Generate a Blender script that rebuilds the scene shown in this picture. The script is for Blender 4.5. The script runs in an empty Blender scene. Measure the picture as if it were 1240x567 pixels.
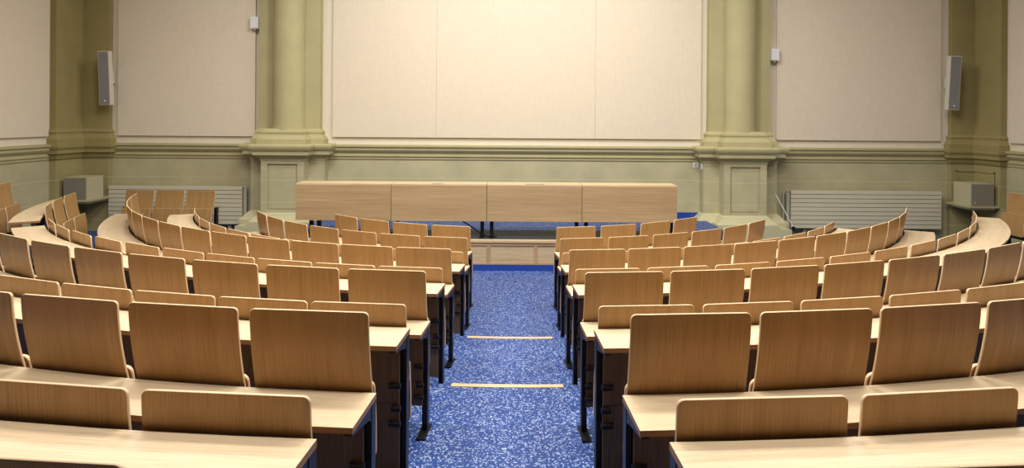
import bpy, math, random
from mathutils import Vector, Matrix
random.seed(7)
sc = bpy.context.scene
COL = sc.collection
PI = math.pi
rad = math.radians
CAMZ = 2.45                      # eye height above the lowest floor
CX, CY = -0.03, 12.391           # centre of the seating arcs

# ------------------------------------------------------------------ materials
def srgb(r, g, b):
    f = lambda c: (c/255/12.92) if c/255 <= .04045 else ((c/255+.055)/1.055)**2.4
    return (f(r), f(g), f(b), 1)

def new_mat(name):
    m = bpy.data.materials.new(name); m.use_nodes = True
    nt = m.node_tree; b = nt.nodes['Principled BSDF']
    return m, nt, b

def N(nt, kind, **kw):
    n = nt.nodes.new(kind)
    for k, v in kw.items():
        if k.startswith('i_'): n.inputs[k[2:]].default_value = v
        else: setattr(n, k, v)
    return n

def math_node(nt, op, a, b=None, c=None):
    n = nt.nodes.new('ShaderNodeMath'); n.operation = op
    for i, v in enumerate((a, b, c)):
        if v is None: continue
        if isinstance(v, (int, float)): n.inputs[i].default_value = v
        else: nt.links.new(v, n.inputs[i])
    return n.outputs[0]

def mix(nt, fac, a, b, mode='MIX'):
    n = nt.nodes.new('ShaderNodeMix'); n.data_type = 'RGBA'; n.blend_type = mode
    for s, v in ((n.inputs[0], fac), (n.inputs[6], a), (n.inputs[7], b)):
        if isinstance(v, (int, float, tuple)): s.default_value = v
        else: nt.links.new(v, s)
    return n.outputs[2]

def ramp(nt, fac, stops):
    n = nt.nodes.new('ShaderNodeValToRGB')
    el = n.color_ramp.elements
    while len(el) < len(stops): el.new(.5)
    for e, (p, c) in zip(el, stops): e.position = p; e.color = c
    nt.links.new(fac, n.inputs[0]); return n.outputs[0]

def plain(name, col, rough=.5, metal=0, spec=.5, noise=0):
    m, nt, b = new_mat(name)
    b.inputs['Base Color'].default_value = col
    b.inputs['Roughness'].default_value = rough
    b.inputs['Metallic'].default_value = metal
    b.inputs['Specular IOR Level'].default_value = spec
    if noise:
        tc = N(nt, 'ShaderNodeNewGeometry')
        t = N(nt, 'ShaderNodeTexNoise', i_Scale=6.0, i_Detail=6.0)
        nt.links.new(tc.outputs['Position'], t.inputs['Vector'])
        lo = tuple(c*(1-noise) for c in col[:3])+(1,); hi = tuple(min(1, c*(1+noise)) for c in col[:3])+(1,)
        nt.links.new(ramp(nt, t.outputs['Fac'], [(.3, lo), (.7, hi)]), b.inputs['Base Color'])
    return m

def wood(name, light, dark, along=2.2, across=70, rough=.42, contrast=1.0, spec=.4):
    """oak veneer: grain runs along U of the UV map"""
    m, nt, b = new_mat(name)
    uv = N(nt, 'ShaderNodeUVMap'); inf = N(nt, 'ShaderNodeObjectInfo')
    off = math_node(nt, 'MULTIPLY', inf.outputs['Random'], 37.0)
    cmb = N(nt, 'ShaderNodeCombineXYZ'); nt.links.new(off, cmb.inputs[0]); nt.links.new(off, cmb.inputs[1])
    add = N(nt, 'ShaderNodeVectorMath', operation='ADD')
    nt.links.new(uv.outputs[0], add.inputs[0]); nt.links.new(cmb.outputs[0], add.inputs[1])
    def layer(su, sv, detail, dist=0.0):
        mp = N(nt, 'ShaderNodeMapping'); mp.inputs['Scale'].default_value = (su, sv, 1)
        nt.links.new(add.outputs[0], mp.inputs[0])
        t = N(nt, 'ShaderNodeTexNoise', i_Scale=1.0, i_Detail=detail, i_Distortion=dist)
        nt.links.new(mp.outputs[0], t.inputs['Vector']); return t.outputs['Fac']
    broad = layer(along*.4, across*.22, 3, .15)
    fine = layer(along*1.6, across*4.2, 3)
    pores = layer(along*6, across*6, 1)
    f = math_node(nt, 'MULTIPLY_ADD', fine, .68, math_node(nt, 'MULTIPLY', broad, .32))
    w = .16*contrast
    c = ramp(nt, f, [(.5-w, dark), (.5+w, light)])
    p = ramp(nt, pores, [(.30, (.80, .76, .70, 1)), (.42, (1, 1, 1, 1))])
    c = mix(nt, .6*contrast, c, p, 'MULTIPLY')
    nt.links.new(c, b.inputs['Base Color'])
    b.inputs['Roughness'].default_value = rough
    b.inputs['Specular IOR Level'].default_value = spec
    return m

def carpet(name):
    m, nt, b = new_mat(name)
    g = N(nt, 'ShaderNodeNewGeometry')
    nz = N(nt, 'ShaderNodeTexNoise', i_Scale=60.0, i_Detail=2.0)
    nt.links.new(g.outputs['Position'], nz.inputs['Vector'])
    dis = mix(nt, .012, g.outputs['Position'], nz.outputs['Color'])
    def fl(scale, thr):
        v = N(nt, 'ShaderNodeTexVoronoi', i_Scale=scale, i_Randomness=1.0)
        nt.links.new(dis, v.inputs['Vector'])
        s = N(nt, 'ShaderNodeSeparateColor'); nt.links.new(v.outputs['Color'], s.inputs[0])
        return math_node(nt, 'GREATER_THAN', s.outputs[0], thr), s.outputs[1]
    a, ra = fl(110, .82); c2, rb = fl(180, .76)
    base = ramp(nt, rb, [(0, srgb(14, 40, 100)), (1, srgb(24, 57, 124))])
    col = mix(nt, math_node(nt, 'MULTIPLY', c2, .7), base, srgb(62, 98, 156))
    col = mix(nt, math_node(nt, 'MULTIPLY', a, .9), col, srgb(150, 164, 196))
    nt.links.new(col, b.inputs['Base Color'])
    b.inputs['Roughness'].default_value = .55
    b.inputs['Specular IOR Level'].default_value = .3
    return m

def stone(name, col, joints=True, var=.10):
    m, nt, b = new_mat(name)
    g = N(nt, 'ShaderNodeNewGeometry')
    t = N(nt, 'ShaderNodeTexNoise', i_Scale=2.2, i_Detail=8.0, i_Roughness=.62)
    nt.links.new(g.outputs['Position'], t.inputs['Vector'])
    lo = tuple(c*(1-var) for c in col[:3])+(1,); hi = tuple(c*(1+var) for c in col[:3])+(1,)
    c = ramp(nt, t.outputs['Fac'], [(.3, lo), (.7, hi)])
    if joints:
        s = N(nt, 'ShaderNodeSeparateXYZ'); nt.links.new(g.outputs['Position'], s.inputs[0])
        k = math_node(nt, 'FRACT', math_node(nt, 'DIVIDE', math_node(nt, 'SUBTRACT', s.outputs[2], .39-.42), .42))
        on = math_node(nt, 'LESS_THAN', k, .028)
        below = math_node(nt, 'LESS_THAN', s.outputs[2], 1.5)
        c = mix(nt, math_node(nt, 'MULTIPLY', math_node(nt, 'MULTIPLY', on, below), .55), c, srgb(205, 200, 170))
    nt.links.new(c, b.inputs['Base Color'])
    b.inputs['Roughness'].default_value = .75; b.inputs['Specular IOR Level'].default_value = .25
    bp = N(nt, 'ShaderNodeBump', i_Strength=.08, i_Distance=.01)
    t2 = N(nt, 'ShaderNodeTexNoise', i_Scale=45.0, i_Detail=4.0)
    nt.links.new(g.outputs['Position'], t2.inputs['Vector'])
    nt.links.new(t2.outputs['Fac'], bp.inputs['Height']); nt.links.new(bp.outputs[0], b.inputs['Normal'])
    return m

def fabric(name, col):
    m, nt, b = new_mat(name)
    g = N(nt, 'ShaderNodeNewGeometry')
    mp = N(nt, 'ShaderNodeMapping'); mp.inputs['Scale'].default_value = (70, 70, 6)
    nt.links.new(g.outputs['Position'], mp.inputs[0])
    t = N(nt, 'ShaderNodeTexNoise', i_Scale=1.0, i_Detail=3.0)
    nt.links.new(mp.outputs[0], t.inputs['Vector'])
    mp2 = N(nt, 'ShaderNodeMapping'); mp2.inputs['Scale'].default_value = (5, 5, 90)
    nt.links.new(g.outputs['Position'], mp2.inputs[0])
    t2 = N(nt, 'ShaderNodeTexNoise', i_Scale=1.0, i_Detail=3.0)
    nt.links.new(mp2.outputs[0], t2.inputs['Vector'])
    f = math_node(nt, 'MULTIPLY_ADD', t.outputs['Fac'], .5, math_node(nt, 'MULTIPLY', t2.outputs['Fac'], .5))
    lo = tuple(c*.95 for c in col[:3])+(1,); hi = tuple(min(1, c*1.04) for c in col[:3])+(1,)
    nt.links.new(ramp(nt, f, [(.35, lo), (.65, hi)]), b.inputs['Base Color'])
    b.inputs['Roughness'].default_value = .9; b.inputs['Specular IOR Level'].default_value = .15
    return m

def mesh_grille(name, col, dark):
    m, nt, b = new_mat(name)
    tc = N(nt, 'ShaderNodeTexCoord')
    v = N(nt, 'ShaderNodeTexVoronoi', i_Scale=90.0, i_Randomness=0.0)
    nt.links.new(tc.outputs['Object'], v.inputs['Vector'])
    nt.links.new(ramp(nt, v.outputs['Distance'], [(.25, dark), (.5, col)]), b.inputs['Base Color'])
    b.inputs['Roughness'].default_value = .5; b.inputs['Metallic'].default_value = .2
    return m

M = {}
M['back'] = wood('oak_back', srgb(188, 148, 95), srgb(148, 111, 64), across=64, rough=.38, contrast=1.15)
M['edge'] = wood('oak_edge', srgb(232, 204, 166), srgb(212, 180, 140), contrast=.6, rough=.45)
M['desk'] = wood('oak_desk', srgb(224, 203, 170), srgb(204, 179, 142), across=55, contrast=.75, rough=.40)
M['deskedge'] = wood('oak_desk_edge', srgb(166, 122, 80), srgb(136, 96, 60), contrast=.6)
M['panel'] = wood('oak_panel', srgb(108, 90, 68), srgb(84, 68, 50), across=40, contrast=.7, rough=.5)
M['table'] = wood('oak_table', srgb(192, 166, 126), srgb(156, 128, 90), along=.7, across=34, contrast=1.0, rough=.45)
M['tabletop'] = wood('oak_tabletop', srgb(214, 190, 152), srgb(194, 166, 126), contrast=.6)
M['fascia'] = wood('oak_fascia', srgb(204, 182, 146), srgb(180, 154, 116), along=1.2, across=24, contrast=.8)
M['stile'] = wood('oak_stile', srgb(190, 158, 120), srgb(166, 132, 96), contrast=.7)
M['nosing'] = wood('oak_nosing', srgb(226, 190, 150), srgb(206, 168, 128), contrast=.6)
M['steel'] = plain('black_steel', srgb(17, 18, 23), .38, .3)
M['carpet'] = carpet('blue_speckled_floor')
M['blue'] = plain('blue_skirting', srgb(28, 66, 150), .45)
M['grey'] = plain('grey_linoleum', srgb(46, 50, 58), .5, 0, .2)
M['stone'] = stone('olive_sandstone', srgb(180, 173, 137))
M['stonep'] = stone('olive_sandstone_smooth', srgb(178, 170, 128), joints=False, var=.07)
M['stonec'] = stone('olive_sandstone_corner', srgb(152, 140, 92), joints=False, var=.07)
M['stonel'] = stone('pale_sandstone', srgb(188, 182, 146), joints=False, var=.05)
M['plaster'] = plain('cream_plaster', srgb(222, 213, 194), .8, 0, .2, .02)
M['fabric'] = fabric('beige_panel_fabric', srgb(222, 209, 187))
M['wallback'] = plain('dark_wall_bounce_cut', srgb(84, 66, 50), .6)  # unseen rear wall darkened to cut light bouncing onto the near seats
M['ceil'] = plain('white_ceiling', srgb(190, 186, 178), .9, 0, .1)
M['radiator'] = plain('radiator_enamel', srgb(206, 199, 174), .45)
M['radgap'] = plain('radiator_gap', srgb(150, 144, 120), .6)
M['chrome'] = plain('chrome_pipe', srgb(188, 186, 176), .3, .25)
M['cab'] = plain('speaker_cabinet', srgb(186, 178, 144), .5)
M['grille'] = mesh_grille('speaker_grille', srgb(158, 152, 138), srgb(104, 98, 88))
M['spk'] = plain('speaker_column_shell', srgb(212, 206, 192), .45)
M['spkg'] = mesh_grille('speaker_column_grille', srgb(150, 150, 148), srgb(98, 98, 98))
M['white'] = plain('white_plastic', srgb(228, 228, 230), .4)
M['badge'] = plain('silver_badge', srgb(225, 225, 225), .3, .6)
M['shelf'] = plain('shelf_stone_paint', srgb(170, 164, 130), .6)

# ------------------------------------------------------------------ mesh helpers
class MB:
    def __init__(s): s.v = []; s.f = []; s.m = []; s.uv = []; s.sm = []
    def add(s, pts, faces, mi=0, uvs=None, smooth=False):
        o = len(s.v); s.v += [tuple(p) for p in pts]
        for k, f in enumerate(faces):
            s.f.append([i+o for i in f]); s.m.append(mi if isinstance(mi, int) else mi[k]); s.sm.append(smooth)
            s.uv.append([uvs[i] for i in f] if uvs else None)
    def box(s, x0, x1, y0, y1, z0, z1, mi=0, grain='x'):
        """axis aligned box with uvs: grain along the named axis"""
        P = [(x, y, z) for z in (z0, z1) for y in (y0, y1) for x in (x0, x1)]
        F = [(0, 2, 3, 1), (4, 5, 7, 6), (0, 1, 5, 4), (2, 6, 7, 3), (0, 4, 6, 2), (1, 3, 7, 5)]
        for f in F:
            ps = [P[i] for i in f]
            s.add(ps, [(0, 1, 2, 3)], mi, [s.guv(p, grain) for p in ps])
    @staticmethod
    def guv(p, grain):
        x, y, z = p
        return {'x': (x, y*1.0+z), 'z': (z, x+y), 'y': (y, x+z)}[grain]
    def cyl(s, p0, p1, r, n=12, mi=0, r2=None):
        p0 = Vector(p0); p1 = Vector(p1); d = (p1-p0).normalized()
        a = d.orthogonal().normalized(); b = d.cross(a); r2 = r if r2 is None else r2
        ring = [(math.cos(2*PI*i/n), math.sin(2*PI*i/n)) for i in range(n)]
        A = [p0+a*c*r+b*q*r for c, q in ring]; B = [p1+a*c*r2+b*q*r2 for c, q in ring]
        s.add(A+B, [(i, (i+1) % n, n+(i+1) % n, n+i) for i in range(n)], mi, None, True)
        s.add(A, [tuple(reversed(range(n)))], mi); s.add(B, [tuple(range(n))], mi)
    def build(s, name, mats, parent=None):
        me = bpy.data.meshes.new(name)
        me.from_pydata(s.v, [], s.f); me.update()
        for mt in (mats if isinstance(mats, (list, tuple)) else [mats]): me.materials.append(mt)
        uvl = me.uv_layers.new(name='UVMap')
        for p, mi, u, sm in zip(me.polygons, s.m, s.uv, s.sm):
            p.material_index = mi; p.use_smooth = sm
            if u:
                for li, w in zip(p.loop_indices, u): uvl.data[li].uv = w
        o = bpy.data.objects.new(name, me); COL.objects.link(o)
        if parent: o.parent = parent
        return o

def tag(o, label=None, cat=None, group=None, kind=None):
    if label: o['label'] = label
    if cat: o['category'] = cat
    if group: o['group'] = group
    if kind: o['kind'] = kind
    return o
def thing(name, label, cat, loc=(0, 0, 0), rz=0, group=None):
    o = bpy.data.objects.new(name, None); COL.objects.link(o)
    o.location = loc; o.rotation_euler = (0, 0, rz); o.empty_display_size = .1
    return tag(o, label, cat, group)
def struct(o): o['kind'] = 'structure'; return o
def dup(root, loc, rz, label, group):
    r = root.copy(); COL.objects.link(r); r.location = loc; r.rotation_euler = (0, 0, rz)
    tag(r, label, None, group)
    for ch in root.children:
        c = ch.copy(); COL.objects.link(c); c.parent = r
        for g in ch.children:
            d = g.copy(); COL.objects.link(d); d.parent = c
    return r

def mould(mb, plan, prof, mi=0, cap=False, smooth=False, skip=()):
    """sweep profile [(out, z)] along plan polyline, outward = right of travel, mitred"""
    n = len(plan)
    def nrm(a, b):
        d = Vector((b[0]-a[0], b[1]-a[1])); d.normalize(); return Vector((d.y, -d.x))
    ns = [nrm(plan[i], plan[i+1]) for i in range(n-1)]
    mit = []
    for i in range(n):
        if i == 0: v = ns[0]
        elif i == n-1: v = ns[-1]
        else:
            v = ns[i-1]+ns[i]; v = v/(v.dot(ns[i]))
        mit.append(v)
    for j in range(len(prof)-1):
        (o0, z0), (o1, z1) = prof[j], prof[j+1]
        for i in range(n-1):
            if i in skip: continue
            q = [(plan[i][0]+mit[i].x*o0, plan[i][1]+mit[i].y*o0, z0), (plan[i+1][0]+mit[i+1].x*o0, plan[i+1][1]+mit[i+1].y*o0, z0),
                 (plan[i+1][0]+mit[i+1].x*o1, plan[i+1][1]+mit[i+1].y*o1, z1), (plan[i][0]+mit[i].x*o1, plan[i][1]+mit[i].y*o1, z1)]
            mb.add(q, [(0, 1, 2, 3)], mi)
    if cap:
        o, z = prof[-1]
        mb.add([(plan[i][0]+mit[i].x*o, plan[i][1]+mit[i].y*o, z) for i in range(n)], [tuple(range(n))], mi)

SWELL = [0.0]      # one arc opens out slightly towards its far end
def polar(r, th):
    if SWELL[0]:
        q = min(1, max(0, (abs(math.degrees(th))-22)/26)); r += SWELL[0]*q*q*(3-2*q)
    return (CX+r*math.sin(th), CY-r*math.cos(th))

# ------------------------------------------------------------------ room shell
XL, XR, YF, YB, ZC = -8.74, 9.10, 13.30, -4.0, 6.6
def quad_obj(name, pts, mat):
    mb = MB(); mb.add(pts, [(0, 1, 2, 3)]); return struct(mb.build(name, mat))
def slab(name, b, mat):
    mb = MB(); mb.box(*b); return struct(mb.build(name, mat))
slab('floor', (XL-.2, XR+.2, YB-.2, YF+.2, -.2, 0), M['carpet'])
slab('ceiling', (XL-.2, XR+.2, YB-.2, YF+.2, ZC, ZC+.2), M['ceil'])
ZD = 1.75     # stone dado below, plaster above
def wall(name, b):
    x0, x1, y0, y1 = b
    mb = MB(); mb.box(x0, x1, y0, y1, 0, ZD, 0); mb.box(x0, x1, y0, y1, ZD, ZC, 1)
    return struct(mb.build(name, [M['wallback']]*2 if name == 'wall_back' else [M['stone'], M['plaster']]))
wall('wall_front', (XL-.2, XR+.2, YF, YF+.2))
wall('wall_left', (XL-.2, XL, YB, YF))
wall('wall_right', (XR, XR+.2, YB, YF))
wall('wall_back', (XL-.2, XR+.2, YB-.2, YB))

# terraces: Z of the levels the rows stand on
LV = {-1: .76, 0: .57, 1: .38, 2: .19, 3: 0.0}
EDGE = {-1: 10.62, 0: 8.95, 1: 7.22, 2: 5.51}      # radius where each level drops to the next
def terrace(name, r0, r1, z, a0, a1, z0=0.0):
    mb = MB(); n = 90
    th = [a0+(a1-a0)*i/n for i in range(n+1)]
    I = [polar(r0, t) for t in th]; O = [polar(r1, t) for t in th]
    P = [(x, y, z) for x, y in I]+[(x, y, z) for x, y in O]
    mb.add(P, [(i, n+1+i, n+2+i, i+1) for i in range(n)])
    mb.add([(x, y, z) for x, y in I]+[(x, y, z0) for x, y in I], [(i, i+1, n+2+i, n+1+i) for i in range(n)])
    for k in (0, n):
        mb.add([(*I[k], z0), (*I[k], z), (*O[k], z), (*O[k], z0)], [(0, 1, 2, 3)])
    return struct(mb.build(name, M['carpet']))
terrace('floor_terrace', EDGE[2], 8.5, LV[2], rad(-74.5), rad(70))
terrace('floor_terrace', EDGE[1], 8.75, LV[1], rad(-76), rad(66))
terrace('floor_terrace', EDGE[0], 11.0, LV[0], rad(-52), rad(52))
terrace('floor_terrace', EDGE[-1], 16.2, LV[-1], rad(-36), rad(36))
mb = MB(); mb.box(XL, -7.5, 10.7, YF, 0, .17); struct(mb.build('floor_landing', M['carpet']))
mb = MB(); mb.box(8.0, XR, 9.6, 12.2, 0, .19); struct(mb.build('floor_landing', M['carpet']))

# stair nosings in the aisle
for lv, x0, x1, lab in ((0, -.50, .35, 'pale wooden step edge in the aisle, the one closest to the camera'),
                        (1, -.512, .352, 'pale wooden step edge across the aisle, the nearer of two in view'),
                        (2, -.518, .355, 'pale wooden step edge across the aisle, the one closer to the stage')):
    if lv == 0: continue
    mb = MB(); r0 = EDGE[lv]; z = LV[lv]; n = 10
    t0 = math.asin((x0-CX)/r0); t1 = math.asin((x1-CX)/r0)
    for i in range(n):
        a, b = t0+(t1-t0)*i/n, t0+(t1-t0)*(i+1)/n
        pr = [(r0-.012, z-.03), (r0-.012, z+.004), (r0+.045, z+.004), (r0+.045, z-.001)]
        for j in range(3):
            (ra, za), (rb, zb) = pr[j], pr[j+1]
            pts = [(*polar(ra, a), za), (*polar(ra, b), za), (*polar(rb, b), zb), (*polar(rb, a), zb)]
            mb.add(pts, [(0, 1, 2, 3)], 0, [(p[0], p[1]+p[2]) for p in pts])
    for t in (t0, t1):
        mb.add([(*polar(rr, t), zz) for rr, zz in pr], [(0, 1, 2, 3)])
    tag(mb.build('stair_nosing', M['nosing']), lab, 'stair edge', 'step edges in the aisle')

# baseboards, blue
mb = MB(); mb.box(-3.8, 3.62, YF-.015, YF, .49, .60); struct(mb.build('baseboard_front', M['blue']))
mb = MB(); mb.box(XL, -7.5, YF-.015, YF, .17, .27); struct(mb.build('baseboard_left', M['blue']))

# dado cornice along the walls between the pilasters
PLX, PRX = -4.52, 4.32
corn = [(0, 1.60), (.02, 1.62), (.02, 1.66), (.045, 1.675), (.045, 1.70), (.03, 1.71), (.03, 1.745), (.06, 1.76), (.09, 1.80), (.09, 1.84), (.12, 1.865), (.12, 1.895), (0, 1.91)]
for i, plan in enumerate(([(-8.10, YF), (PLX-.72, YF)], [(PLX+.72, YF), (PRX-.72, YF)], [(PRX+.72, YF), (8.53, YF)],
                          [(XL, YB), (XL, 12.42)], [(XR, 12.46), (XR, YB)])):
    mb = MB(); mould(mb, plan, corn); struct(mb.build('trim_%d' % (i+1), M['stonep']))

# ------------------------------------------------------------------ fabric wall panels
def wall_panel(x0, x1, z0, z1, label):
    d = .05
    cuts = [x0]+([-1.65, 1.50] if x1-x0 > 5 else [])+[x1]
    o = None
    if len(cuts) > 2:
        o = bpy.data.objects.new('acoustic_panel', None); COL.objects.link(o)
    for a, b in zip(cuts, cuts[1:]):
        g = .0015 if o else 0
        mb = MB(); mb.box(a+g, b-g, YF-d, YF-.004, z0, z1)
        q = mb.build('fabric_section' if o else 'acoustic_panel', M['fabric'], o)
        bv = q.modifiers.new('b', 'BEVEL'); bv.width = .004 if o else .012; bv.segments = 2
    o = o or q
    return tag(o, label, 'wall panel', 'fabric wall panels')
wall_panel(-3.71, 3.60, 2.055, ZC-.1, 'broad pale fabric panel in the middle of the front wall, behind the tables')
wall_panel(-7.97, -5.245, 2.055, ZC-.1, 'beige fabric panel above the radiator with three folded seats in front')
wall_panel(5.10, 8.36, 2.055, ZC-.1, 'beige fabric panel on the front wall above the wider radiator on the right')
def side_panel(x0, x1, label, y1=12.33):
    mb = MB(); mb.box(x0, x1, 8.0, y1, 2.055, ZC-.1)
    return tag(mb.build('acoustic_panel', M['fabric']), label, 'wall panel', 'fabric wall panels')
side_panel(XL+.004, XL+.05, 'beige fabric panel on the side wall at the far left edge')
side_panel(XR-.05, XR-.004, 'beige fabric panel on the side wall at the far right edge')

# ------------------------------------------------------------------ main pilasters with half columns
def pilaster(cx, label):
    t = thing('pilaster', label, 'pilaster', (cx, YF-.003, 0), 0, 'half-column pilasters on the front wall')
    die = [(-.72, 0), (-.72, -.25), (-.41, -.25), (-.41, -.55), (.41, -.55), (.41, -.25), (.72, -.25), (.72, 0)]
    # pedestal with recessed panel
    mb = MB(); mould(mb, die, [(0, .38), (0, 1.66)], skip=(3,))
    x0, x1, z0, z1, y, d = -.285, .285, .66, 1.545, -.55, .035
    A = [(-.41, y, .38), (.41, y, .38), (.41, y, 1.66), (-.41, y, 1.66)]
    B = [(x0, y, z0), (x1, y, z0), (x1, y, z1), (x0, y, z1)]
    C = [(p[0], y+d, p[2]) for p in B]
    for i in range(4):
        j = (i+1) % 4
        mb.add([A[i], A[j], B[j], B[i]], [(0, 1, 2, 3)]); mb.add([B[i], B[j], C[j], C[i]], [(0, 1, 2, 3)])
    mb.add(C, [(0, 1, 2, 3)])
    # fillet around the recess
    e = .03
    D = [(x0+e, y+d, z0+e), (x1-e, y+d, z0+e), (x1-e, y+d, z1-e), (x0+e, y+d, z1-e)]
    E_ = [(p[0], y+d-.012, p[2]) for p in D]
    for i in range(4):
        j = (i+1) % 4; mb.add([D[i], D[j], E_[j], E_[i]], [(0, 1, 2, 3)])
    mb.add(E_, [(0, 1, 2, 3)])
    mb.build('pedestal', M['stone'], t)
    mb = MB(); mould(mb, die, [(.17, .38), (.17, .46), (.15, .48), (.12, .50), (.08, .545), (.06, .56), (.05, .58), (.02, .60), (0, .62)])
    mb.build('pedestal_base', M['stonel'], t)
    mb = MB(); mould(mb, die, [(0, 1.60), (.015, 1.61), (.015, 1.64), (.04, 1.665), (.09, 1.70), (.12, 1.72), (.12, 1.79), (.14, 1.80), (.165, 1.84), (.175, 1.87), (.175, 1.90), (.15, 1.925)], cap=True)
    mb.build('pedestal_cap', M['stonep'], t)
    up = [(-.60, 0), (-.60, -.18), (-.345, -.18), (-.345, -.52), (.345, -.52), (.345, -.18), (.60, -.18), (.60, 0)]
    mb = MB(); mould(mb, up, [(.12, 1.92), (.12, 2.02), (.10, 2.03), (.085, 2.06), (.05, 2.09), (.045, 2.12), (.055, 2.14), (.05, 2.17), (.02, 2.19), (.01, 2.20), (.0, 2.22)], cap=True)
    mb.build('shaft_base', M['stonep'], t)
    for s in (-1, 1):
        mb = MB(); xs = sorted((s*.28, s*.60)); mb.box(xs[0], xs[1], -.18, 0, 2.2, ZC-.003)
        mb.build('side_strip', M['stonep'], t)
    mb = MB(); n = 28; r = .305
    P = [(r*math.sin(PI*(i/n-.5)*1.05), -.20-r*math.cos(PI*(i/n-.5)*1.05), z) for z in (2.2, ZC-.003) for i in range(n+1)]
    mb.add(P, [(i, i+1, n+2+i, n+1+i) for i in range(n)], 0, None, True)
    r2 = .325
    for (z0, z1, rr) in ((2.2, 2.235, .335), (2.235, 2.25, .32)):
        P = [(rr*math.sin(PI*(i/n-.5)*1.05), -.20-rr*math.cos(PI*(i/n-.5)*1.05), z) for z in (z0, z1) for i in range(n+1)]
        mb.add(P, [(i, i+1, n+2+i, n+1+i) for i in range(n)], 0, None, True)
        mb.add([P[n+1+i] for i in range(n+1)]+[(0, -.1, z1)], [(i, i+1, n+1) for i in range(n)])
    mb.build('half_column', M['stonep'], t)
    mb = MB(); mb.box(-.83, .83, -.72, 0, 0, .38); mb.build('podium', M['stonel'], t)
    return t
pilaster(PLX, 'olive stone half-column pilaster on panelled pedestal, left end of the long table')
pilaster(PRX, 'olive stone half-column pilaster on panelled pedestal with two wall plates beside it')

# corner pilasters
def corner(plan, label, sx):
    t = thing('corner_pilaster', label, 'pilaster', (plan[2][0], plan[2][1], 0), 0, 'corner pilasters')
    ox, oy = plan[2]
    pl = [(x-ox, y-oy) for x, y in plan]
    mb = MB(); mould(mb, pl, [(0, 0), (0, 1.64)]); mb.build('pedestal', M['stonec2'], t)
    mb = MB(); mould(mb, pl, [(0, 1.60), (.03, 1.63), (.05, 1.70), (.10, 1.73), (.10, 1.79), (.13, 1.84), (.13, 1.89), (.02, 1.92)]); mb.build('pedestal_cap', M['stonec'], t)
    mb = MB(); mould(mb, pl, [(.08, 1.90), (.08, 2.0), (.06, 2.02), (.03, 2.08), (.03, 2.11), (.04, 2.13), (.01, 2.17), (0, 2.20)]); mb.build('shaft_base', M['stonec'], t)
    # raised border of the sunk field in the pedestal
    q = pl[1:4]; f = [(pl[2][0]+(pl[1][0]-pl[2][0])*.82, pl[2][1]+(pl[1][1]-pl[2][1])*.82), pl[2], (pl[2][0]+(pl[3][0]-pl[2][0])*.82, pl[2][1]+(pl[3][1]-pl[2][1])*.82)]
    mb = MB(); mould(mb, f, [(0, 1.46), (.02, 1.465), (.02, 1.49), (0, 1.50)])
    for e, d in ((f[0], f[1]), (f[2], f[1])):
        v = Vector((d[0]-e[0], d[1]-e[1])).normalized()*.03
        sg2 = [e, (e[0]+v.x, e[1]+v.y)]
        if e is f[2]: sg2 = sg2[::-1]
        mould(mb, sg2, [(0, .62), (.02, .62), (.02, 1.49), (0, 1.49)])
    if sx < 0: mb.build('field_border', M['stonec2'], t)
    mb = MB(); mould(mb, pl, [(0, 2.18), (0, ZC-.003)]); mb.build('shaft', M['stonec'], t)
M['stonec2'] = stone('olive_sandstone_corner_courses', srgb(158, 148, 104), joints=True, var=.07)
corner([(XL+.003, 12.42), (XL+.12, 12.42), (XL+.12, YF-.12), (-8.10, YF-.12), (-8.10, YF-.003)], 'olive corner pilaster behind the slim speaker and loudspeaker box on the left', 1)
corner([(8.53, YF-.003), (8.53, YF-.12), (XR-.12, YF-.12), (XR-.12, 12.46), (XR-.003, 12.46)], 'olive corner pilaster behind the slim speaker and loudspeaker box on the right', -1)

# ------------------------------------------------------------------ stage
ST = .49; SY = 10.71
t = thing('stage', 'low blue-carpeted stage with pale wood panelled front below the tables', 'stage', (0, SY, 0))
SX0, SX1 = -3.83, 3.63
mb = MB(); mb.box(SX0, SX1, .98, YF-SY, .02, ST); mb.build('carpet_deck', M['carpet'], t)
mb = MB(); mb.box(SX0, SX1, .06, .98, .02, ST-.004); mb.build('grey_strip', M['grey'], t)
mb = MB(); mb.box(SX0, SX1, -.02, .06, ST-.035, ST+.004); o = mb.build('ledge', M['tabletop'], t)
mb = MB(); mb.box(SX0, SX1, .012, .06, .10, ST-.035); mb.build('fascia', M['fascia'], t)
mb = MB(); mb.box(SX0, SX1, -.004, .012, ST-.085, ST-.035); mb.box(SX0, SX1, -.004, .012, .10, .125); mb.build('rail', M['stile'], t)
x = -.47-.76*4
while x < SX1-.1:
    mb = MB(); mb.box(x-.024, x+.024, -.003, .012, .125, ST-.085, 0, 'z'); mb.build('stile', M['stile'], t); x += .757
mb = MB(); mb.box(SX0, SX1, -.002, .06, 0, .10); mb.build('plinth', M['blue'], t)

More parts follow.
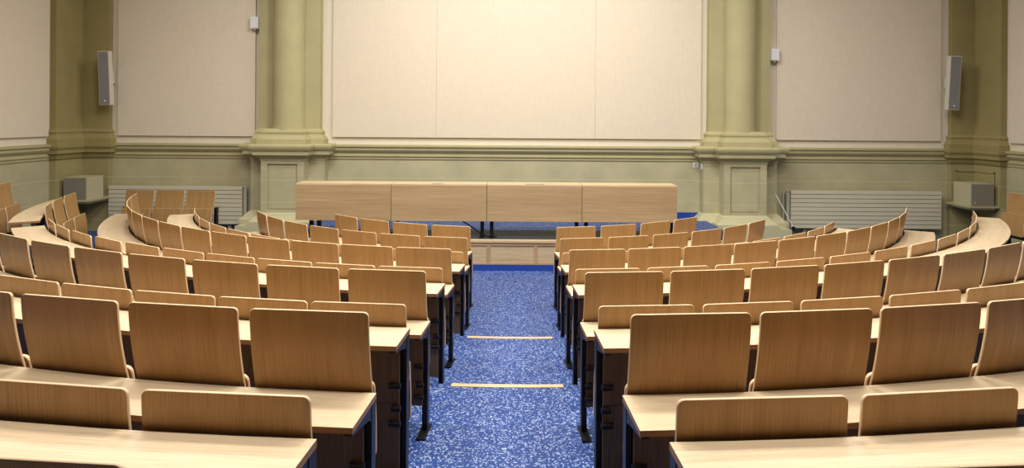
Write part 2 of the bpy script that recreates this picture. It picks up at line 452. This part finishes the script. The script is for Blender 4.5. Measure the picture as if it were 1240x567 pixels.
# ------------------------------------------------------------------ demonstration tables on the stage
TX = [-3.665, -2.093, -.525, 1.037, 2.60]
TY0, TY1, TZ, TB = 10.95, 11.40, 1.36, .755
def demo_table(x0, x1, label, flap, end=False):
    w = x1-x0; t = thing('demonstration_table', label, 'table', ((x0+x1)/2, TY0, ST), 0, 'tables in a row on the stage')
    h = w/2-.004
    mb = MB(); mb.box(-h, h, 0, TY1-TY0, TZ-ST-.028, TZ-ST); o = mb.build('tabletop', M['tabletop'], t)
    mb = MB(); mb.box(-h, h, .002, .022, TB-ST, TZ-ST-.028); mb.build('front_panel', M['table'], t)
    for s in (-1, 1):
        mb = MB(); mb.box(s*h-(.018 if s > 0 else 0), s*h+(.018 if s < 0 else 0), .022, .40, TB-ST, TZ-ST-.028); mb.build('side_panel', M['table'], t)
        wide = end and s < 0
        xx = s*(h-(.29 if wide else .075))
        mb = MB()
        for q in ((-.065, .065) if wide else (0,)): mb.box(xx+q-.030, xx+q+.030, .10, .16, .03, TZ-ST-.03)
        leg = mb.build('leg', M['steel'], t)
        mb = MB(); mb.box(xx-.035, xx+.035, -.02, .40, 0, .035); mb.build('foot', M['steel'], leg)
    mb = MB(); mb.box(-h+.1, h-.1, .30, .33, .26, .31); mb.build('crossbar', M['steel'], t)
    if flap:
        mb = MB(); mb.box(flap[0], flap[1], .03, .10, TZ-ST, TZ-ST+.006); mb.build('cable_flap', M['radgap'], t)
    return t
demo_table(TX[0], TX[1], 'pale oak table with closed front, first from the left on the stage', None, True)
demo_table(TX[1], TX[2], 'pale oak table with closed front and short cable flap, second from left', (-.12, .06))
demo_table(TX[2], TX[3], 'pale oak table with closed front and long cable slot, third from left', (-.14, .16))
demo_table(TX[3], TX[4], 'pale oak table with closed front, rightmost on the stage', None)
# cable from the second table to the feet
mb = MB()
P = [(-1.06, 11.25, .78), (-.80, 11.16, .64), (-.58, 11.05, ST+.012), (-.45, 10.98, ST+.012), (-.36, 11.0, ST+.012), (-.40, 11.06, ST+.012)]
for p, q in zip(P, P[1:]): mb.cyl(p, q, .011, 8)
o = mb.build('cable', M['steel'])
tag(o, 'black cable hanging below the second table down to the stage', 'cable')

# ------------------------------------------------------------------ radiators
def radiator(x0, x1, label, pipe):
    z0, z1, y = .33, 1.08, YF-.20
    t = thing('radiator', label, 'radiator', ((x0+x1)/2, YF-.1, 0), 0, 'ribbed wall radiators')
    w = (x1-x0)/2
    n = 9; p = (z1-z0)/n
    mb = MB()
    for i in range(n):
        a, b = z0+i*p+.005, z0+(i+1)*p-.005
        mb.box(-w, w, -.10, -.06, a, b)
    o = mb.build('front_ribs', M['radiator'], t)
    bv = o.modifiers.new('b', 'BEVEL'); bv.width = .006; bv.segments = 2
    mb = MB(); mb.box(-w+.01, w-.01, -.062, .03, z0+.01, z1-.01); mb.build('body', M['radgap'], t)
    xp = pipe*(w+.045)
    mb = MB(); mb.cyl((xp, -.06, z0-.02), (xp, -.06, z1-.03), .035, 16); mb.cyl((xp, -.06, z1-.03), (xp, -.06, z1+.0), .05, 16)
    mb.build('header_pipe', M['chrome'], t)
    mb = MB(); mb.cyl((xp+pipe*.06, .02, z0-.02), (xp+pipe*.06, .02, z1-.03), .02, 12); mb.build('return_pipe', M['chrome'], t)
    for s in (-1, 1):
        mb = MB(); mb.box(s*w*.8-.03, s*w*.8+.03, -.05, .02, 0, z0+.02); mb.build('foot', M['radgap'], t)
radiator(-8.05, -5.43, 'pale ribbed radiator behind the three folded seats', 1)
radiator(5.34, 8.29, 'pale ribbed radiator with a thin steel rod leaning at its end', -1)
mb = MB(); mb.cyl((4.965, 12.93, 1.02), (5.19, 12.62, .43), .011, 8)
o = mb.build('rod', M['chrome']); tag(o, 'thin steel rod leaning between the pedestal and the radiator', 'rod')
mb2 = MB(); mb2.cyl((5.19, 12.62, .36), (5.19, 12.62, .44), .03, 10); mb2.build('rod_foot', M['steel'], o)

# ------------------------------------------------------------------ loudspeakers
def speaker_box(x, label, slabel, side):
    z0, z1, y0, y1 = .865, 1.285, 12.50, 13.0
    t = thing('loudspeaker', label, 'loudspeaker', (x, y0, z0), 0, 'box loudspeakers in the corners')
    mb = MB(); mb.box(-.22, .22, .012, y1-y0, 0, z1-z0); o = mb.build('cabinet', M['cab'], t)
    mb = MB(); mb.box(-.205, .205, 0, .012, .012, z1-z0-.012); mb.build('grille', M['grille'], t)
    mb = MB(); mb.box(-.15, -.12, -.003, 0, .05, .075); mb.build('badge', M['badge'], t)
    mb = MB()
    # shelf with a sloping front and a return into the corner
    X0, X1 = -.28, .28
    mb.box(X0, X1, -.05, .68, -.035, 0)
    mb.box(X0+.05, X1-.05, .0, .68, -.075, -.035)
    s = mb.build('speaker_shelf', M['shelf']); s.location = (x, y0, z0); tag(s, slabel, 'shelf', 'speaker shelves')
speaker_box(-8.31, 'beige box loudspeaker with grey grille on the left corner shelf', 'stone-coloured corner shelf carrying the left box loudspeaker', 1)
speaker_box(8.68, 'beige box loudspeaker with grey grille on the right corner shelf', 'stone-coloured corner shelf carrying the right box loudspeaker', -1)
def column_speaker(x, z, label, ry, rz):
    t = thing('column_speaker', label, 'loudspeaker', (x, 12.90, z-.52), 0, 'slim column speakers')
    t.rotation_euler = (rad(3), ry, rz)
    mb = MB(); mb.box(-.10, .10, .01, .15, 0, 1.04); o = mb.build('housing', M['spk'], t)
    bv = o.modifiers.new('b', 'BEVEL'); bv.width = .008; bv.segments = 2
    mb = MB(); mb.box(-.088, .088, 0, .012, .012, 1.028); mb.build('grille', M['spkg'], t)
    mb = MB(); mb.box(-.012, .022, -.004, 0, .07, .095); mb.build('badge', M['badge'], t)
    mb = MB(); mb.box(-.03, .03, .14, .37, .42, .62); mb.build('bracket', M['spk'], t)
column_speaker(-8.01, 3.17, 'slim pale column loudspeaker mounted high beside the left corner pilaster', rad(-1.0), rad(6))
column_speaker(8.385, 3.19, 'slim pale column loudspeaker mounted high beside the right corner pilaster', rad(1.2), rad(-8))

def junction(x, z, label):
    t = thing('junction_box', label, 'box', (x, YF-.05, z), 0, 'white boxes beside the half columns')
    mb = MB(); mb.box(-.085, .085, -.085, .05, -.115, .115); o = mb.build('housing', M['white'], t)
    bv = o.modifiers.new('b', 'BEVEL'); bv.width = .01; bv.segments = 2
    mb = MB(); mb.box(-.03, .03, -.07, -.01, -.15, -.115); mb.build('cable_entry', M['radgap'], t)
    mb = MB(); mb.box(-.07, .07, -.092, -.085, -.10, .10); mb.build('lid', M['white'], t)
    return t
junction(-5.235, 4.30, 'small white box high on the wall, left of the left half column')
junction(5.03, 3.74, 'small white box on the wall, right of the right half column')
def plate(loc, rz, label):
    t = thing('wall_socket', label, 'socket', loc, rz, 'white wall plates beside the right pilaster')
    mb = MB(); mb.box(-.05, .05, -.012, 0, -.055, .055); o = mb.build('plate', M['white'], t)
    bv = o.modifiers.new('b', 'BEVEL'); bv.width = .004; bv.segments = 2
    mb = MB(); mb.box(-.028, .028, -.016, -.012, -.03, .03); mb.build('insert', M['badge'], t)
plate((3.515, YF, 1.545), 0, 'white wall plate on the flat wall above the right end of the tables')
plate((PRX-.72, 13.16, 1.53), rad(-90), 'white wall plate on the side of the right pedestal')

# ------------------------------------------------------------------ seats
SW, BH = .53, 1.04
def lean(s): return .06*(s/.36)**1.7 if s <= .36 else .06+(s-.36)*.283
def shell(w, s0, s1, yf, zf, thick, rc, nx=8, ns=18, bow=0.0):
    """curved plywood shell with rounded corners; grain runs up and down"""
    mb = MB()
    ss = [s0+rc*(1-math.cos(i/6*PI/2)) for i in range(6)]
    ss += [s0+rc+(s1-s0-2*rc)*i/ns for i in range(ns+1)]
    ss += [s1-rc+rc*math.sin(i/6*PI/2) for i in range(1, 7)]
    def hw(s):
        if s < s0+rc: d = s0+rc-s; return w/2-rc+math.sqrt(max(0, rc*rc-d*d))
        if s > s1-rc: d = s-(s1-rc); return w/2-rc+math.sqrt(max(0, rc*rc-d*d))
        return w/2
    G = [[], []]; UV = []
    for s in ss:
        h = hw(s); e = 1e-3
        t = Vector((yf(s+e)-yf(s-e), zf(s+e)-zf(s-e))).normalized(); nv = Vector((-t.y, t.x))
        for k in range(nx+1):
            x = -h+2*h*k/nx
            b = bow*(1-(2*x/w)**2)
            for q, sg in ((0, -.5), (1, .5)):
                G[q].append((x, yf(s)+nv.x*thick*sg+b, zf(s)+nv.y*thick*sg))
            UV.append((s, x))
    m = nx+1; R = len(ss)
    F = [(r*m+k, r*m+k+1, (r+1)*m+k+1, (r+1)*m+k) for r in range(R-1) for k in range(nx)]
    mb.add(G[0], F, 0, UV, True); mb.add(G[1], [f[::-1] for f in F], 0, UV, True)
    loop = [r*m for r in range(R)]+[(R-1)*m+k for k in range(1, m)]+[r*m+nx for r in range(R-2, -1, -1)]+[k for k in range(nx-1, 0, -1)]
    L = len(loop)
    # rounded-over edge: three strips
    a = [Vector(G[0][i]) for i in loop]; b = [Vector(G[1][i]) for i in loop]
    cen = sum(a, Vector())/L
    E = []
    for q, o in ((0, 0), (.2, .32), (.8, .32), (1, 0)):
        ring = []
        for i in range(L):
            p = a[i].lerp(b[i], q)
            tg = (a[(i+1) % L]-a[i-1]).normalized(); ax = (b[i]-a[i]).normalized(); ou = tg.cross(ax)
            if ou.dot(p-cen) < 0: ou = -ou
            ring.append(p+ou*o*thick*.5)
        E.append(ring)
    pts = [p for r in E for p in r]; uv = [(i*.02, j*.01) for j in range(4) for i in range(L)]
    mb.add(pts, [(j*L+i, j*L+(i+1) % L, (j+1)*L+(i+1) % L, (j+1)*L+i) for j in range(3) for i in range(L)], 1, uv, True)
    return mb
def make_seat(label, group, out=0.0):
    t = thing('auditorium_chair', label, 'seat', (0, 0, 0), 0, group)
    shell(SW, 0, .46, lambda s: lean(max(s, 0)), lambda s: BH-s, .012, .021).build('backrest', [M['back'], M['edge']], t)
    # tip-up seat pan, folded: its free edge is the upper one
    pan = shell(.530, 0, .36, lambda s: out+.084+.034*(s/.36)+.010*math.sin(PI*s/.36), lambda s: .715-s, .016, .03)
    pan.build('seat_pan', [M['back'], M['edge']], t)
    for s in (-1, 1):
        mb = MB(); mb.box(s*.20-.008, s*.20+.008, -.005, .15, .36, .42); mb.box(s*.20-.02, s*.20+.02, .07, .112, .38, .44)
        mb.build('hinge_bracket', M['steel'], t)
    return t

ORD = 'first second third fourth fifth sixth seventh eighth ninth tenth eleventh twelfth thirteenth fourteenth'.split()
ROWN = {9: 'front row', 8: 'second row', 7: 'third row', 6: 'fourth row', 5: 'fifth row', 4: 'sixth row', 3: 'seventh row', 2: 'eighth row', 1: 'ninth row', 0: 'tenth row'}
R = {0: 11.15, 1: 10.404, 2: 9.541, 3: 8.783, 4: 7.995, 5: 7.034, 6: 6.25, 7: 5.389, 8: 4.566, 9: 3.759}
HT = {0: .66, 1: .84, 2: .84, 3: 1.017, 4: 1.017, 5: 1.213, 6: 1.213, 7: 1.414, 8: 1.414, 9: 1.414}    # back top below the eye
DH = {0: 1.0, 1: .957, 2: 1.197, 3: 1.135, 4: 1.352, 5: 1.330, 6: 1.548, 7: 1.535, 8: 1.745, 9: 1.737}           # desk top below the eye
LVL = {0: -1, 1: 0, 2: 0, 3: 1, 4: 1, 5: 2, 6: 2, 7: 3, 8: 3, 9: 3}
# first seat edge (deg), pitch (deg), count
RIGHT = {0: (3.0, 3.0, 1), 1: (2.80, 3.18, 3), 2: (3.09, 3.455, 4), 3: (3.05, 3.80, 5), 4: (3.38, 4.16, 8), 5: (4.0, 4.866, 12), 6: (4.59, 5.14, 11), 7: (5.3, 6.34, 8), 8: (6.52, 7.48, 6), 9: (8.0, 9.3, 4)}
LEFT = {0: (3.65, 3.0, 1), 1: (3.26, 3.18, 3), 2: (3.68, 3.53, 4), 3: (3.78, 3.63, 5), 4: (4.18, 4.28, 14), 5: (4.75, 4.58, 10), 6: (5.44, 5.125, 13), 7: (5.9, 6.17, 10), 8: (7.21, 7.40, 7), 9: (9.18, 9.13, 4)}
proto = {}
def place(k, th, label, group, out=0.0):
    """th = centre angle (rad) of the seat"""
    half = math.asin(SW/2/R[k]); r = R[k]*math.cos(half)
    x, y = polar(r, th); z = CAMZ-HT[k]-BH
    put((x, y, z), th, label, group, out)
def put(loc, rz, label, group, out=0.0):
    if out not in proto:
        q = proto[out] = make_seat(label, group, out); q.location = loc; q.rotation_euler = (0, 0, rz)
    else: dup(proto[out], loc, rz, label, group)
for side, tab in (('right', RIGHT), ('left', LEFT)):
    sg = 1 if side == 'right' else -1
    for k in range(0, 10):
        a0, p, n = tab[k]
        SWELL[0] = .10 if (k == 5 and side == 'left') else 0.0
        half = math.degrees(math.asin(SW/2/R[k]))
        for i in range(n):
            th = sg*rad(a0+i*p+half)
            place(k, th, 'tip-up oak seat, %s from the aisle, %s from the stage, %s of aisle' % (ORD[i], ROWN[k], side),
                  'tip-up seats, %s, %s of the aisle' % (ROWN[k], side))
SWELL[0] = .145
for i, a in enumerate((62.2, 67.5, 72.4)):
    place(5, rad(-a), 'tip-up oak seat beyond the desk gap at far left, %s past the gap' % ORD[i], 'tip-up seats past the desk gap', .04)
SWELL[0] = 0.0
for i, a in enumerate((71.3, 67.0)):
    place(4, rad(-a), 'tip-up oak seat at the far left edge of the photo, %s from the front wall' % ORD[i], 'tip-up seats at the far left edge', .04)

# seats against the walls on a beam
def bench_frame(loc, rz, length, label):
    t = thing('seat_bench', label, 'bench frame', loc, rz, 'bench frames along the walls')
    mb = MB(); mb.box(-length/2, length/2, -.02, .04, .285, .352); mb.build('beam', M['steel'], t)
    for s in (-1, 1):
        mb = MB(); mb.box(s*length/2-.025, s*length/2+.025, -.03, .05, 0, .72); mb.build('post', M['steel'], t)
z = CAMZ-1.414-BH
for i, px in enumerate((-7.155, -6.58, -6.005)):
    put((px, 12.62, max(z, 0)), PI, 'tip-up oak seat facing the hall in front of the radiator, %s from left' % ORD[i], 'three tip-up seats by the radiator', .04)
bench_frame((-6.58, 12.64, 0), PI, 1.72, 'black steel frame under the three seats by the radiator')
for i, py in enumerate((11.17, 10.59)):
    put((8.40, py, .20), rad(90), ('tip-up oak seat against the right wall below the loudspeaker box', 'tip-up oak seat cut by the right photo edge, beside the right wall')[i], 'tip-up seats along the right wall', .04)
bench_frame((8.42, 10.88, .19), rad(90), 1.2, 'black steel frame under the seats along the right wall')

# ------------------------------------------------------------------ desks
def arc_slab(mb, r0, r1, z0, z1, a0, a1, mt=0, me=0, n=None, grain_u=True):
    n = n or max(4, int(abs(math.degrees(a1-a0))/1.2))
    th = [a0+(a1-a0)*i/n for i in range(n+1)]
    I = [polar(r0, t) for t in th]; O = [polar(r1, t) for t in th]
    rm = (r0+r1)/2
    def strip(A, za, va, B, zb, vb, mi):
        P = [(x, y, za) for x, y in A]+[(x, y, zb) for x, y in B]
        uv = [(rm*t, va) for t in th]+[(rm*t, vb) for t in th]
        if not grain_u: uv = [(b, a) for a, b in uv]
        mb.add(P, [(i, i+1, n+2+i, n+1+i) for i in range(n)], mi, uv, True)
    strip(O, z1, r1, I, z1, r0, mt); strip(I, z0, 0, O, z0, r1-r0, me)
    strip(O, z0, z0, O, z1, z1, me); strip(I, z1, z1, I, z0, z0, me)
    for k in (0, n):
        P = [(*I[k], z0), (*O[k], z0), (*O[k], z1), (*I[k], z1)]
        mb.add(P, [(0, 1, 2, 3)], me, [(r0, z0), (r1, z0), (r1, z1), (r0, z1)])
def recenter(o, loc):
    o.data.transform(Matrix.Translation(-Vector(loc)))
    return o
DEPTH = {0: .32, 1: .315, 2: .33, 3: .30, 4: .29, 5: .32, 6: .36, 7: .34, 8: .33, 9: .33}
def desk(k, a0, a1, label, group, leg_inset=0.0):
    """a0 is the end nearest the aisle"""
    sg = 1 if a1 > a0 else -1
    drop = DH[k]-HT[k]
    ri = R[k]-lean(drop)+.028; ro = ri+DEPTH[k]
    zt = CAMZ-DH[k]; zb = zt-.024
    zf = LV[LVL[k]]
    bx, by = polar(ri, a0)
    base = (bx, by, zf)
    t = thing('lecture_desk', label, 'desk', base, 0, group)
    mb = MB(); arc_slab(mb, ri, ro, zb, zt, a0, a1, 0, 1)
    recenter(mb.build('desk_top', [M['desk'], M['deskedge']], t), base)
    odd = k in (1, 3, 5, 7)
    up_floor = LV[LVL[k]-1] if odd else zf
    inset = sg*.035/ri
    rp = ri+(.075 if odd else .055)
    zs = zb-.35; zl = max(zf+.12, up_floor+.02 if odd else zf+.18)
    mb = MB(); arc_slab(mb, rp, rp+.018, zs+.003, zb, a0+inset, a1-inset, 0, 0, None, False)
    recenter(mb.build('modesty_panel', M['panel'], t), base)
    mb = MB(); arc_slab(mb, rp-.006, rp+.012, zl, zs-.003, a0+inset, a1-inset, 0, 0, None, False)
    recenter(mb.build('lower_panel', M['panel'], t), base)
    # legs: at the aisle end and every ~2.3 m
    L = abs(a1-a0)*ri; n = max(1, round(L/2.3))
    for i in range(n+1):
        th = a0+(a1-a0)*i/n
        if i == 0: th += sg*.024/ri
        if i == n: th -= sg*.024/ri
        if leg_inset: th += (1-2*i/n)*sg*leg_inset/ri
        def W(r, tt, z):      # world to desk frame, tt tangential metres
            x, y = polar(r, th); x += math.cos(th)*tt; y += math.sin(th)*tt
            return (x-bx, y-by, z-zf)
        def bar(mb, r0, r1, t0, t1, z0, z1):
            P = [W(r, q, z) for z in (z0, z1) for r in (r0, r1) for q in (t0, t1)]
            mb.add(P, [(0, 2, 3, 1), (4, 5, 7, 6), (0, 1, 5, 4), (2, 6, 7, 3), (0, 4, 6, 2), (1, 3, 7, 5)])
        mb = MB(); bar(mb, ri-.015, ri+.045, -.018, .018, zf, zb)
        lg = mb.build('leg', M['steel'], t)
        mb = MB()   # arm under the top, tapering towards the sitter
        prof = [(ri+.03, zb-.10), (ri+.075, zb-.062), (ro-.02, zb-.018), (ro-.02, zb), (ri+.03, zb)]
        P = [W(r, q, z) for q in (-.016, .016) for r, z in prof]; m = len(prof)
        mb.add(P, [tuple(range(m)), tuple(range(2*m-1, m-1, -1))]+[(i_, (i_+1) % m, m+(i_+1) % m, m+i_) for i_ in range(m)])
        mb.build('arm', M['steel'], lg)
        mb = MB(); bar(mb, ri-.05, ri+.17, -.03, .03, zf, zf+.012); mb.build('foot', M['steel'], lg)
        for dz in (.25, .37, .45):
            s2 = sg if i < n else -sg
            mb = MB(); mb.cyl(W(rp+.03, 0, zb-dz), W(rp+.03, s2*(.062 if dz != .37 else .048), zb-dz), .016, 10); mb.build('clamp_bolt', M['steel'], lg)
    return t
def d_start(k, tab): return tab[k][0]-math.degrees(.028/R[k])
RE = {0: 11, 1: 15, 2: 20, 3: 26, 4: 40, 5: 64.3, 6: 62.0, 7: 58.0, 8: 53, 9: 46.5}
SWELL[0] = 0.0
LE = {0: 11, 1: 15, 2: 20, 3: 26, 4: 75, 5: 52.5, 6: 73.2, 7: 69.2, 8: 60, 9: 46.5}
for k in range(0, 10):
    SWELL[0] = 0.0
    desk(k, rad(d_start(k, RIGHT)), rad(RE[k]), 'long curved pale oak desk, %s from the stage, right of the aisle' % ROWN[k], 'curved desks right of the aisle')
    SWELL[0] = .10 if k == 5 else 0.0
    desk(k, -rad(d_start(k, LEFT)), -rad(LE[k]), 'long curved pale oak desk, %s from the stage, left of the aisle' % ROWN[k], 'curved desks left of the aisle')
SWELL[0] = .145
desk(5, -rad(56.2), -rad(75.5), 'short curved oak desk beyond the gap at far left, below the loudspeaker', 'curved desks left of the aisle', .5)

SWELL[0] = 0.0
# ------------------------------------------------------------------ lights
def area(name, loc, target, sx, sy, power, col=(1, .962, .905), spread=180):
    l = bpy.data.lights.new(name, 'AREA'); l.shape = 'RECTANGLE'; l.size = sx; l.size_y = sy; l.energy = power; l.color = col
    l.spread = rad(spread)
    o = bpy.data.objects.new(name, l); COL.objects.link(o); o.location = loc
    d = Vector(target)-Vector(loc); o.rotation_euler = d.to_track_quat('-Z', 'Y').to_euler()
    return o
for y, e in ((2.6, 104), (5.0, 168), (7.6, 176)):
    for x in (-3.5, 0, 3.5):
        area('ceiling_lamp', (x, y, ZC-.06), (x, y, 0), 1.6, .4, e, spread=160)
for x in (-2.2, 0, 2.2):
    area('stage_wash_lamp', (x, 10.2, ZC-.15), (x*.8, YF, 2.8), .9, .35, 92, (1, .985, .955))

for x in (-5.4, 5.6):
    area('added_side_fill', (x, 9.6, ZC-.15), (x*1.2, YF, 2.4), .9, .35, 40)  # unseen fill lights added to brighten the side bays

w = bpy.data.worlds.new('world'); sc.world = w; w.use_nodes = True
w.node_tree.nodes['Background'].inputs[0].default_value = (1, .97, .92, 1)
w.node_tree.nodes['Background'].inputs[1].default_value = .05

# ------------------------------------------------------------------ camera
cam = bpy.data.cameras.new('camera'); co = bpy.data.objects.new('camera', cam); COL.objects.link(co)
F = 808.8; T = .0070
cam.sensor_fit = 'HORIZONTAL'; cam.sensor_width = 36; cam.lens = F/1240*36
cam.shift_x = -(628.98-620)/1240; cam.shift_y = -(283.5-143.3)/1240
cam.clip_start = .05; cam.clip_end = 100
co.matrix_world = Matrix.Translation((0, 0, CAMZ)) @ Matrix.Rotation(PI/2, 4, 'X') @ Matrix.Rotation(T, 4, 'Z')
sc.camera = co

sc.view_settings.view_transform = 'Standard'; sc.view_settings.look = 'None'
sc.view_settings.gamma = 1; sc.view_settings.use_curve_mapping = False
sc.view_settings.exposure = -.22
try:
    sc.cycles.use_denoising = True; sc.cycles.denoiser = 'OPENIMAGEDENOISE'
    sc.cycles.max_bounces = 8; sc.cycles.diffuse_bounces = 5
except Exception: pass
